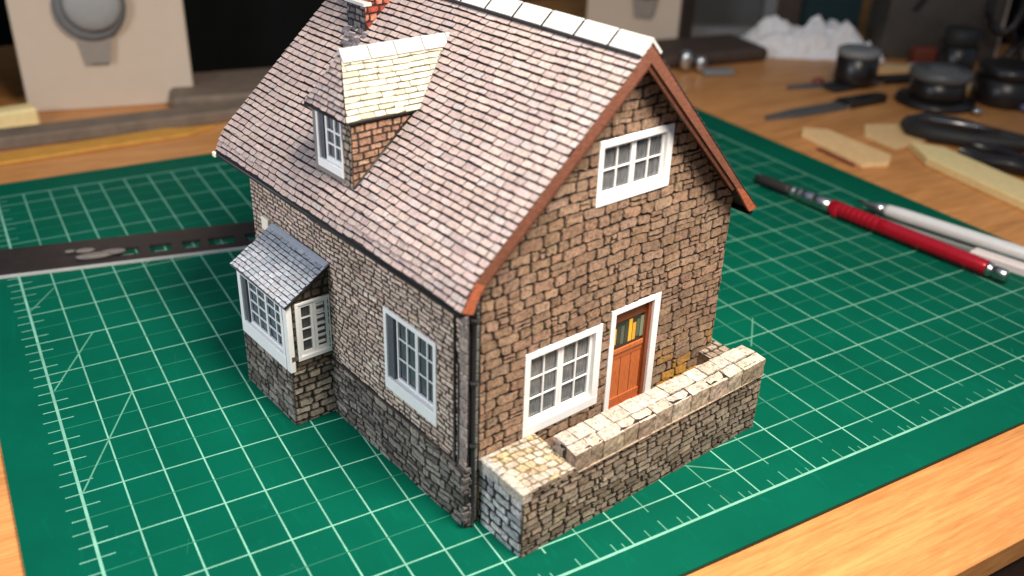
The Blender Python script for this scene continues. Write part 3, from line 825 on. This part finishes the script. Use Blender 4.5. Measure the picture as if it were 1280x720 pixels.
for u in range(1, UX):
    full = (u % 2 == 1 and u > 9) or u < 9 or u == 10
    line(u, .02 if full else .78, u, VY, .042 if (u % 2 or u < 9) else .034, C1 if (u % 2 or u < 9) else C2, .0045)
for v in range(1, VY):
    br_ = v % 2 == 0 or v == 1
    line(.02, v, UX, v, .042 if br_ else .032, C1 if br_ else C3, .0062)
for k in range(1, UX*2):
    u = k/2
    if k % 2: line(u, .04, u, .30, .036, C2, .0052)
    elif u % 2 == 0 and u > 8: line(u, .04, u, .42, .036, C2, .0052)
    if k % 4 == 1: line(u+.25, .04, u+.25, .2, .03, C2, .0052)
for k in range(1, VY*2):
    v = k/2
    if k % 2: line(-.42, v, .36, v, .036, C1, .0035)
    else: line(-.36, v, 0.0, v, .036, C1, .0035)
for (a, b, c, d) in ((.07, 13.05, 1.6, 16.0), (.04, 8.0, 2.0, 12.0), (.05, 18.3, .96, 19.7), (13.92, 1.82, 14.95, 1.05), (19.81, 5.56, 21.14, 6.92),
                     (3.9, 20.0, 5.0, 21.1)):
    line(a, b, c, d, .045, C2, .0071)
for k in range(46):                                        # knife nicks in the surface
    x, y = R.uniform(.5, 32), R.uniform(-.9, 14); a = R.uniform(0, 3.1); l = R.uniform(.12, .9)
    line(x, y, x+l*math.cos(a), y+l*math.sin(a), R.uniform(.008, .018), mulc(C3, R.uniform(.45, .9)), .0078)
mb.build('printed_grid', M['print'], mat, off)

# ------------------------------------------------------------------ desk, floor, backdrop
desk = empty('desk', (20, 20, 0))
tag(desk, 'orange brown wooden desk top under the cutting mat', 'desk')
DO = Vector((-20, -20, 0))
mb = MB(); mb.box(-40, 100, -4.23, 56, -.9, -.152, bev=.04); mb.build('desk_top', M['wood'], desk, DO)
mb = MB(); mb.box(-40, 100, -4.15, 56, -3.2, -.903); mb.build('desk_frame', M['deskedge'], desk, DO)
mb = MB(); mb.box(-120, 180, -90, 90, -36.2, -36); tag(mb.build('floor', M['floor']), kind='structure')
mb = MB(); mb.box(-120, 180, 62, 62.5, -36, 60); tag(mb.build('wall', M['wall']), kind='structure')

# ------------------------------------------------------------------ ruler
rz = math.atan2(-1.42, 7.98)
ruler = empty('ruler', (-.57, 21.18, 0), rz)
tag(ruler, 'dark plastic stencil ruler lying across the mat behind the cottage', 'ruler')
mb = MB()
Wd = 2.25; z0, z1 = .012, .13
def rb(x0, x1, y0, y1): mb.box(x0, x1, y0, y1, z0, z1)
rb(-9, 15, 1.15, Wd); rb(-9, 15, .12, .52)
cuts = [(3.75, 4.55), (4.95, 5.7), (6.1, 6.75), (7.05, 8.0), (8.4, 9.1), (9.5, 10.2), (10.8, 11.6), (12.2, 13.0)]
x = -9
for a, b in cuts:
    mb.box(x, a, .523, 1.147, z0, z1-.002); x = b
mb.box(x, 15, .523, 1.147, z0, z1-.002)
mb.build('ruler_body', M['ruler'], ruler)
mb = MB(); mb.box(-9, 15, 0, .117, z0, .09); mb.build('ruler_edge', M['ruleredge'], ruler)
for a, b in cuts:
    x = (a+b)/2; mb = MB(); mb.box(x-.22, x+.2, .68, .79, .0125, .02); mb.build('stencil_mark', M['ruleredge'], ruler)
def lump(name, mat_, pts, parent=None, seed=1):
    mb = MB(); R = random.Random(seed)
    for (x, y, z, rx, ry, rzz) in pts:
        n, m = 16, 9; i = len(mb.v)
        for a in range(m+1):
            th = math.pi*a/m
            for b in range(n):
                ph = 2*math.pi*b/n; k = 1+R.uniform(-.09, .09)
                sq = lambda v: math.copysign(abs(v)**.7, v)
                mb.v.append((x+rx*k*sq(math.sin(th))*math.cos(ph), y+ry*k*sq(math.sin(th))*math.sin(ph), max(.0, z+rzz*sq(math.cos(th)))))
        for a in range(m):
            for b in range(n):
                b2 = (b+1) % n; mb.f.append((i+a*n+b, i+(a+1)*n+b, i+(a+1)*n+b2, i+a*n+b2)); mb.c.append((1, 1, 1)); mb.sm.append(True)
    return mb.build(name, mat_, parent)
cl = empty('plastic_clip', (2.35, 21.4, .132), rz)
tag(cl, 'small pale plastic clip resting on the dark ruler', 'clip')
lump('clip_body', M['clip'], [(.2, -.16, .09, .62, .2, .09), (.85, .0, .09, .45, .17, .08)], cl, 3)
lump('clip_tab', M['clip'], [(-.1, .42, .07, .34, .14, .07), (-.62, .55, .05, .18, .1, .05)], cl, 4)

# ------------------------------------------------------------------ craft knife and pen
def axis_thing(name, p0, p1):
    p0, p1 = Vector(p0), Vector(p1); o = empty(name, p0); d = (p1-p0); return o, d.normalized(), d.length
kn, ax, Lk = axis_thing('craft_knife', (29.95, 16.3, .30), (31.2, 4.45, .40))
tag(kn, 'red metal craft knife with silver collar and dark capped tip on the mat', 'craft knife')
kl = lambda prof, name, m: (lambda b: (b.lathe([(r*.9, h) for r, h in prof], O0, ax, 24), b.build(name, m, kn)))(MB())
kl([(.10, 0), (.20, .1), (.26, .5), (.27, 1.8), (.22, 2.0)], 'blade_cap', M['darkrub'])
kl([(.18, 1.95), (.27, 2.02), (.27, 2.25), (.2, 2.3), (.29, 2.4), (.30, 2.6), (.27, 2.65), (.31, 2.75), (.31, 3.2), (.27, 3.25), (.32, 3.35), (.32, 4.1), (.26, 4.12)], 'collar', M['steel'])
prof = [(.30, 4.12), (.36, 4.2), (.37, 4.6)]
h = 4.6
while h < 6.6: prof += [(.37, h), (.345, h+.05), (.345, h+.12), (.37, h+.17)]; h += .26
prof += [(.365, 7.0), (.345, 9.5), (.325, 11.1), (.29, 11.16)]
kl(prof, 'barrel', M['redmetal'])
kl([(.26, 11.14), (.29, 11.2), (.29, 11.3), (.22, 11.34), (.22, 11.42), (.25, 11.45), (.24, 11.9), (.16, 11.95)], 'end_cap', M['steel'])
pn, ax, Lp = axis_thing('pen', (31.75, 11.9, .42), (33.75, 3.9, .42))
tag(pn, 'white pen with silver tip lying beside the red craft knife at the mat edge', 'pen')
pl = lambda prof, name, m, c=O0: (lambda b: (b.lathe([(r*.9, h) for r, h in prof], c, ax, 20), b.build(name, m, pn)))(MB())
pl([(.05, -.1), (.12, .25), (.24, .8), (.27, 1.2)], 'tip', M['steel'])
pl([(.27, 1.2), (.30, 1.35), (.33, 2.0), (.33, 6.0), (.32, 8.2), (.30, 8.3)], 'barrel', M['penwhite'])
sd = Vector((-ax.y, ax.x, 0))
mb = MB(); mb.obox(Vector((0, 0, -.42))-sd*.72+Vector((0, 0, .02)), ax, sd, Z, 5.2, 7.9, -.30, .20, 0, .34, bev=.08); mb.build('pen_cap', M['pinkwhite'], pn)
mb = MB(); mb.obox(Vector((0, 0, -.42))-sd*.5+Vector((0, 0, .02)), ax, sd, Z, .2, 5.19, -.12, .10, 0, .22, bev=.05); mb.build('clip', M['grey'], pn)

# ------------------------------------------------------------------ offcuts on the desk
def slab(name, pts, z, th, m, label, cat):
    c = Vector((sum(p[0] for p in pts)/len(pts), sum(p[1] for p in pts)/len(pts), 0))
    mb = MB(); mb.prism([(p[0]-c.x, p[1]-c.y) for p in pts], lambda a, b, d: (a, b, d), z, z+th)
    o = mb.build(name, m, None, (c.x, c.y, 0)); tag(o, label, cat)
    o.modifiers.new('b', 'BEVEL').width = .05
    return o
slab('wood_offcut', [(36.2, 15.6), (37.6, 15.2), (38.6, 15.9), (38.75, 20.2), (37.7, 21.0), (36.9, 20.3)], -.15, .28, M['pale_wood'], 'pale flat wood offcut lying next to the right edge of the mat', 'wood offcut')
slab('wood_strip', [(38.6, 8.2), (40.6, 7.6), (41.6, 15.2), (40.7, 16.6), (39.5, 14.6)], -.15, .45, M['yellow_wood'], 'long cream wood strip on the desk at the right edge of the picture', 'wood strip')
slab('card_scrap', [(40.0, 16.8), (42.6, 17.0), (43.6, 19.6), (41.8, 20.4), (40.2, 19.0)], -.15, .06, M['pale_wood'], 'thin beige scrap between the flat offcut and the long cream strip', 'scrap')
slab('card_strip', [(36.05, 16.0), (36.35, 16.0), (36.6, 18.6), (36.3, 18.7)], -.15, .1, M['redplastic'], 'narrow reddish strip along the mat edge beside the flat offcut', 'strip')

# ------------------------------------------------------------------ dark tools, top right
def blade_thing(name, p0, p1, w, label, cat, tip=.25):
    p0, p1 = Vector(p0), Vector(p1); d = (p1-p0); Lb_ = d.length; d.normalize(); s = Vector((-d.y, d.x, 0))
    o = empty(name, p0); tag(o, label, cat)
    mb = MB(); P = lambda a, b, h: d*a+s*b+Z*h
    mb.prism([(0, -w*.1), (Lb_*tip, -w*.5), (Lb_*.62, -w*.5), (Lb_*.62, w*.5), (Lb_*tip, w*.5), (0, w*.15)], P, 0, .22)
    mb.build('blade', M['dkgrey'], o)
    mb = MB(); mb.prism([(Lb_*.624, -w*.6), (Lb_*.96, -w*.5), (Lb_, -w*.2), (Lb_, w*.2), (Lb_*.96, w*.5), (Lb_*.624, w*.6)], P, -.0, .42)
    h = mb.build('handle', M['dark'], o); h.modifiers.new('b', 'BEVEL').width = .06
    mb = MB(); mb.prism([(Lb_*.60, -w*.62), (Lb_*.622, -w*.62), (Lb_*.622, w*.62), (Lb_*.60, w*.62)], P, 0, .3); mb.build('ferrule', M['steel'], o)
    return o
blade_thing('hobby_file', (37.4, 23.35, -.148), (46.6, 23.2, -.148), .95, 'dark flat file lying alone on the desk in front of the jars', 'file')
blade_thing('hobby_knife', (42.9, 27.3, -.148), (53.0, 25.0, -.148), .8, 'long dark knife lying behind the file and beside the black tin', 'knife', .3)

def jar(name, x, y, parts, label, cat):
    o = empty(name, (x, y, -.15)); tag(o, label, cat)
    for nm, prof, m in parts:
        mb = MB(); mb.lathe(prof, O0, Z, 36); mb.build(nm, m, o)
    return o
jar('ink_jar', 48.9, 21.5, [('base', [(2.15, 0.002), (2.25, .12), (2.2, .32), (1.7, .42)], M['dark']), ('body', [(1.45, .40), (1.55, .6), (1.5, 1.5), (1.3, 1.55)], M['dark']),
    ('lid', [(1.62, 1.50), (1.72, 1.6), (1.72, 1.95), (1.55, 2.05), (.9, 2.06), (.9, 2.2), (.4, 2.22)], M['dkgrey'])], 'squat black jar on a wide round foot, nearest of the dark jars', 'jar')
jar('paint_tin', 53.0, 19.9, [('body', [(1.75, 0.002), (1.85, .15), (1.85, 1.5), (1.6, 1.6)], M['dark']), ('lid', [(1.65, 1.58), (1.8, 1.66), (1.8, 2.15), (1.6, 2.25), (1.0, 2.2)], M['dark'])],
    'plain black round tin at the right edge behind the pliers', 'tin')
jar('glue_bottle', 56.4, 25.9, [('body', [(1.15, 0.002), (1.2, .1), (1.2, 1.6), (.95, 1.75)], M['dark']), ('cap', [(1.0, 1.74), (1.08, 1.8), (1.06, 2.7), (.9, 2.8)], M['darkrub'])],
    'tall narrow black bottle standing behind the squat jar', 'bottle')
o = jar('black_tin', 47.4, 26.3, [('body', [(1.2, .24), (1.25, .4), (1.25, 1.75), (1.1, 1.85)], M['dark']), ('lid', [(1.15, 1.84), (1.28, 1.88), (1.28, 2.2), (1.15, 2.28), (.5, 2.3)], M['grey'])],
    'small black tin with a grey top beside the crumpled tissue', 'tin')
mb = MB(); mb.box(-2.4, 1.1, -.85, .6, .0, .23, bev=.08); mb.build('tray', M['darkrub'], o)

slab('card_scrap', [(52.4, 21.8), (54.2, 21.2), (54.6, 22.6), (53.0, 23.2)], -.15, .3, M['pale_wood'], 'small pale scrap between the squat jar and the round tin', 'scrap')
tag(lump('putty_blob', M['redplastic'], [(45.3, 27.2, .1, .35, .3, .22)], None, 9), 'tiny red blob at the left foot of the small black tin', 'blob')
tag(lump('silver_nut', M['steel'], [(49.2, 18.9, .05, .34, .34, .2)], None, 10), 'small silver nut in front of the squat black jar', 'nut')
tag(lump('bead', painted('violet_bead', lin(110, 104, 150), .3, .1, 5), [(52.4, 18.0, .05, .34, .34, .26)], None, 11), 'small violet bead in front of the plain round tin', 'bead')
# pliers: two arms, jaws and dark sleeves, lying by the right edge
pli = empty('pliers', (44.8, 14.6, -.15)); tag(pli, 'dark handled pliers lying open on the desk at the right edge', 'pliers')
mb = MB(); mb.tube([(-1.6, 4.3, .40), (-2.2, 3.4, .42), (-2.0, 2.2, .42), (-.9, .6, .42), (.6, -.8, .45), (1.6, -1.6, .5)], [.3, .42, .42, .38, .33, .3], 12); mb.build('handle', M['darkrub'], pli)
mb = MB(); mb.tube([(-1.4, 4.4, .40), (-.2, 4.2, .42), (.6, 2.9, .42), (.8, 1.4, .42), (1.2, -.3, .48), (1.8, -1.7, .5)], [.3, .4, .4, .38, .33, .3], 12); mb.build('handle', M['darkrub'], pli)
mb = MB(); mb.lathe([(.7, .25), (.75, .3), (.75, .72), (.3, .85)], Vector((1.8, -1.9, 0)), Z, 20); mb.build('pivot', M['steel'], pli)
mb = MB(); mb.tube([(1.7, -1.9, .45), (2.4, -3.2, .42), (2.7, -4.6, .36)], [.5, .42, .16], 12); mb.build('jaw', M['dkgrey'], pli)
mb = MB(); mb.tube([(2.1, -1.9, .45), (3.1, -3.1, .42), (3.1, -4.6, .36)], [.45, .4, .16], 12); mb.build('jaw', M['dkgrey'], pli)
mb = MB(); mb.tube([(-1.2, 3.2, .86), (-.3, 1.8, .86), (.6, .2, .88)], [.05, .08, .05], 8); mb.build('spring', M['steel'], pli)
sci = empty('side_cutters', (42.6, 11.8, -.15)); tag(sci, 'blunt dark side cutters lying in front of the pliers beside the cream strip', 'side cutters')
mb = MB(); mb.tube([(-.7, 2.6, .4), (-.9, 1.4, .4), (-.2, .2, .42), (.4, -1.4, .42)], [.3, .4, .4, .3], 12); mb.build('handle', M['dark'], sci)
mb = MB(); mb.tube([(.7, 3.0, .4), (.9, 1.6, .4), (.6, .2, .42), (.5, -1.4, .42)], [.3, .4, .4, .3], 12); mb.build('handle', M['dark'], sci)
mb = MB(); mb.lathe([(.6, .2), (.62, .6), (.3, .7)], Vector((.5, -1.6, 0)), Z, 18); mb.build('pivot', M['dkgrey'], sci)

# scissors standing in a holder at the top right corner
sh = empty('scissors', (59.6, 24.0, -.15)); tag(sh, 'dark scissors standing handles up in the top right corner', 'scissors')
ring = lambda cx, cz, rx, rz_: [(cx+rx*math.cos(t*math.pi/12), -cx*.9+-.9*rx*math.cos(t*math.pi/12), cz+rz_*math.sin(t*math.pi/12)) for t in range(24)]
mb = MB(); mb.tube(ring(-.9, 4.4, .75, 1.9), .28, 10, closed=True); mb.tube([(-.6, .55, 2.7), (.15, -.15, 1.4), (.5, -.5, .2)], [.3, .3, .18], 10); mb.build('handle', M['dark'], sh)
mb = MB(); mb.tube(ring(1.0, 4.5, .75, 1.9), .28, 10, closed=True); mb.tube([(.7, -.65, 2.7), (-.1, .1, 1.4), (-.7, .6, .2)], [.3, .3, .18], 10); mb.build('handle', M['dark'], sh)
mb = MB(); mb.lathe([(.25, -.2), (.3, 0), (.2, .15)], Vector((0, -.1, 1.6)), Vector((-.6, -.8, 0)), 14); mb.build('screw', M['steel'], sh)

# ------------------------------------------------------------------ background boxes
def boxed(name, x, y, rzz, w, d, h, m, label, cat, bev=.08):
    o = empty(name, (x, y, -.15), rzz); tag(o, label, cat)
    mb = MB(); mb.box(-w/2, w/2, 0, d, .002, h); b = mb.build('body', m, o)
    b.modifiers.new('b', 'BEVEL').width = bev
    return o
def knob(o, x, z, r, proud):
    mb = MB(); mb.lathe([(r*1.26, 0), (r*1.26, proud*.5), (r*1.1, proud*.62)], Vector((x, .002, z)), -Y, 40); k = mb.build('dial', M['ring'], o)
    mb = MB(); mb.lathe([(r*1.02, 0), (r, proud*.3), (r*.86, proud*.5), (r*.5, proud*.62), (r*.1, proud*.66)], Vector((x+.16, -proud*.62, z+.22)), -Y, 40); mb.build('dial_face', M['knob'], k)
    mb = MB(); mb.prism([(-r*.62, -r*1.0), (r*.62, -r*1.0), (r*.42, -r*2.1), (-r*.42, -r*2.1)], lambda a, b, dd: (x+a, -dd, z+b), .003, proud*.45); mb.build('dial_shadow', M['shade'], o)  # soft shadow below the dial, modelled as a grey tapered plate
p1 = boxed('ivory_box', 6.6, 40.0, -.20, 8.25, 5, 11, M['panel'], 'ivory upright box with a grey round dial at the top left corner', 'box')
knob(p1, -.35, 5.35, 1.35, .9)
p2 = boxed('ivory_box', 40.6, 40.2, -.93, 6.6, 4, 11, M['panel'], 'ivory upright box with a grey round dial seen just above the roof ridge', 'box')
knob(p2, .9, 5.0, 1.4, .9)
mb = MB(); mb.box(3.303, 3.40, .05, 3.9, .0, 11); mb.build('side_panel', M['brown'], p2)
# low rail and bits along the back left of the desk
boxed('wooden_rail', -2, 35.4, -.02, 40, 1.6, .62, M['greybrown'], 'low grey brown rail along the back of the desk below the left ivory box', 'rail')
boxed('shaded_desk_back', 13.5, 36.6, -.15, 9.0, 5, .9, M['greybrown'], 'shaded desk back painted as a grey brown board lying on the desk behind the cottage on the left', 'ledge', .2)  # shadow on the desk back painted in as a grey brown slab
slab('veneer_strip', [(-4, 33.1), (9.0, 33.8), (10.5, 34.6), (8, 35.2), (-4, 34.3)], -.15, .14, M['ochre'], 'thin yellow wood strip in front of the grey rail at the far left', 'wood strip')
boxed('eraser', 1.9, 38.3, .1, 1.9, 1.1, .95, M['yellow_wood'], 'small cream block at the foot of the left ivory box', 'block', .12)
boxed('dark_background', 15.5, 43.5, -.1, 12, 6, 14, M['darkfill'], 'black block put in as dark background between the left ivory box and the roof', 'case')  # dark background behind the ivory box, built as a black block
boxed('dark_background', -2.6, 41.5, -.1, 6.4, 6, 14, M['darkfill'], 'black block put in as dark background at the extreme left edge beside the ivory box', 'case')  # more of the dark background built as a block
# behind the ridge: grey monitor-like case on a shelf
g1 = boxed('grey_case', 49.6, 42.0, -.75, 7.0, 3, 9, M['dkgrey'], 'dark grey case standing behind the ridge end above a pale shelf', 'case')
mb = MB(); mb.box(3.55, 4.5, .3, 2.8, .0, 9); mb.build('column', M['grey'], g1)
mb = MB(); mb.box(4.52, 6.2, .4, 2.8, .0, 9); mb.build('side_panel', M['brown'], g1)
boxed('shelf', 48.0, 38.6, -.50, 6.2, 1.2, .8, M['grey'], 'pale grey shelf in front of the dark grey case', 'shelf')
boxed('tool_roll', 42.5, 33.2, -.12, 8.2, 4.5, .9, M['brown'], 'flat dark brown bundle on the desk behind the gable peak', 'bundle', .3)
boxed('sanding_block', 41.0, 31.2, -.3, 2.0, 1.0, .35, M['grey'], 'small grey wedge in front of the dark brown bundle', 'block', .12)
tag(lump('silver_ball', M['steel'], [(39.6, 33.0, .55, .42, .42, .68)], None, 5), 'larger shiny silver ball on the desk beside the roof peak', 'ball')
tag(lump('silver_ball', M['steel'], [(40.35, 32.45, .40, .36, .36, .53)], None, 6), 'smaller shiny silver ball, the right one of the pair beside the roof peak', 'ball')
# crumpled tissue
tis = empty('crumpled_tissue', (51.0, 33.8, -.15)); tag(tis, 'crumpled white tissue heaped on the desk in front of the dark teal box', 'tissue')
mb = MB(); R = random.Random(15); n = 26
hh = [[0]*(n+1) for _ in range(n+1)]
bumps = [(R.uniform(0, 1), R.uniform(0, 1), R.uniform(.05, .2), R.uniform(.3, 1.0)) for _ in range(46)]
for i in range(n+1):
    for j in range(n+1):
        a, b = i/n, j/n; e = min(a, 1-a, b, 1-b)
        hgt = sum(h*max(0, 1-math.hypot(a-x, b-y)/r) for x, y, r, h in bumps)
        hh[i][j] = min(1, e*5)*(1.1+hgt*.75+R.uniform(-.12, .12))
vs = []
ex, ey = Vector((.86, -.55, 0)), Vector((.5, .86, 0))
for i in range(n+1):
    for j in range(n+1):
        vs.append(ex*((i/n-.5)*9.2+R.uniform(-.1, .1))+ey*((j/n-.5)*4.6+R.uniform(-.1, .1))+Z*max(.01, hh[i][j]))
mb.faces(vs, [(i*(n+1)+j, (i+1)*(n+1)+j, (i+1)*(n+1)+j+1, i*(n+1)+j+1) for i in range(n) for j in range(n)])
mb.build('tissue_sheet', M['paper'], tis)
boxed('teal_box', 55.0, 38.6, -.75, 8.5, 3, 9, M['teal'], 'dark teal box standing behind the crumpled white tissue', 'box')
mbx = boxed('metal_box', 57.6, 28.2, -.56, 7.6, 4, 10, M['metalbox'], 'dull grey metal box standing behind the black jars', 'box')
mb = MB(); P = lambda a, b, dd: (a, -dd, b); mb.prism([(-2.4, 3.2), (-2.0, 3.2), (.9, 8.0), (.3, 8.0)], P, .003, .05); mb.build('strap', M['dark'], mbx)
mb = MB(); mb.box(3.803, 3.95, .0, 3.9, .0, 10); mb.build('edge_trim', M['panel'], mbx)
boxed('dark_corner_box', 68.0, 28.0, -.7, 13, 6, 16, M['darkfill'], 'tall black cabinet added to darken the top right corner behind the scissors', 'blocker')  # black box added to keep the far corner dark
boxed('red_block', 56.0, 27.3, -.5, 2.4, 1.2, 1.1, M['redplastic'], 'small red brown block at the foot of the grey metal box', 'block', .1)
boxed('card_pad', 55.2, 25.9, -.4, 3.8, 1.0, .4, M['pinkwhite'], 'pinkish pad in front of the red brown block', 'pad', .1)
slab('chip', [(50.6, 27.2), (52.4, 26.4), (53.4, 26.7), (52.0, 27.9)], -.15, .5, M['pale_wood'], 'small pale wood chip between the black tin and the narrow black bottle', 'wood chip')

# ------------------------------------------------------------------ light
world = bpy.data.worlds.new('World'); sc.world = world; world.use_nodes = True
bg = world.node_tree.nodes['Background']; bg.inputs['Color'].default_value = (.62, .78, 1.0, 1); bg.inputs['Strength'].default_value = .30
def area(name, loc, target, size, energy, col, shape='DISK', spread=180):
    l = bpy.data.lights.new(name, 'AREA'); l.shape = shape; l.size = size; l.energy = energy; l.color = col; l.spread = math.radians(spread)
    o = bpy.data.objects.new(name, l); COL.objects.link(o); o.location = loc
    o.rotation_euler = (Vector(target)-Vector(loc)).to_track_quat('-Z', 'Y').to_euler(); return o
area('desk_lamp', (12.5, -10.5, 33), (13, 7, 2), 14, 11500, (1.0, .90, .78), spread=105)
area('left_fill', (-26, 8, 20), (8, 8, 3), 14, 10500, (.86, .92, 1.0))  # cool fill lamp added to brighten the left-facing walls

# ------------------------------------------------------------------ camera
cam = bpy.data.cameras.new('camera'); co = bpy.data.objects.new('camera', cam); COL.objects.link(co)
co.location = (-.6155, -13.1527, 15.895); co.rotation_euler = (1.0839, -.0304, -.5292)
cam.sensor_width = 36; cam.lens = 36*1201.73/1280; cam.clip_end = 500
cam.dof.use_dof = True; cam.dof.focus_distance = 25.8; cam.dof.aperture_fstop = .12
sc.camera = co
sc.view_settings.view_transform = 'Standard'; sc.view_settings.look = 'None'
sc.view_settings.exposure = 0; sc.view_settings.gamma = 1
sc.render.engine = 'CYCLES'
sc.cycles.use_denoising = True
sc.cycles.max_bounces = 6
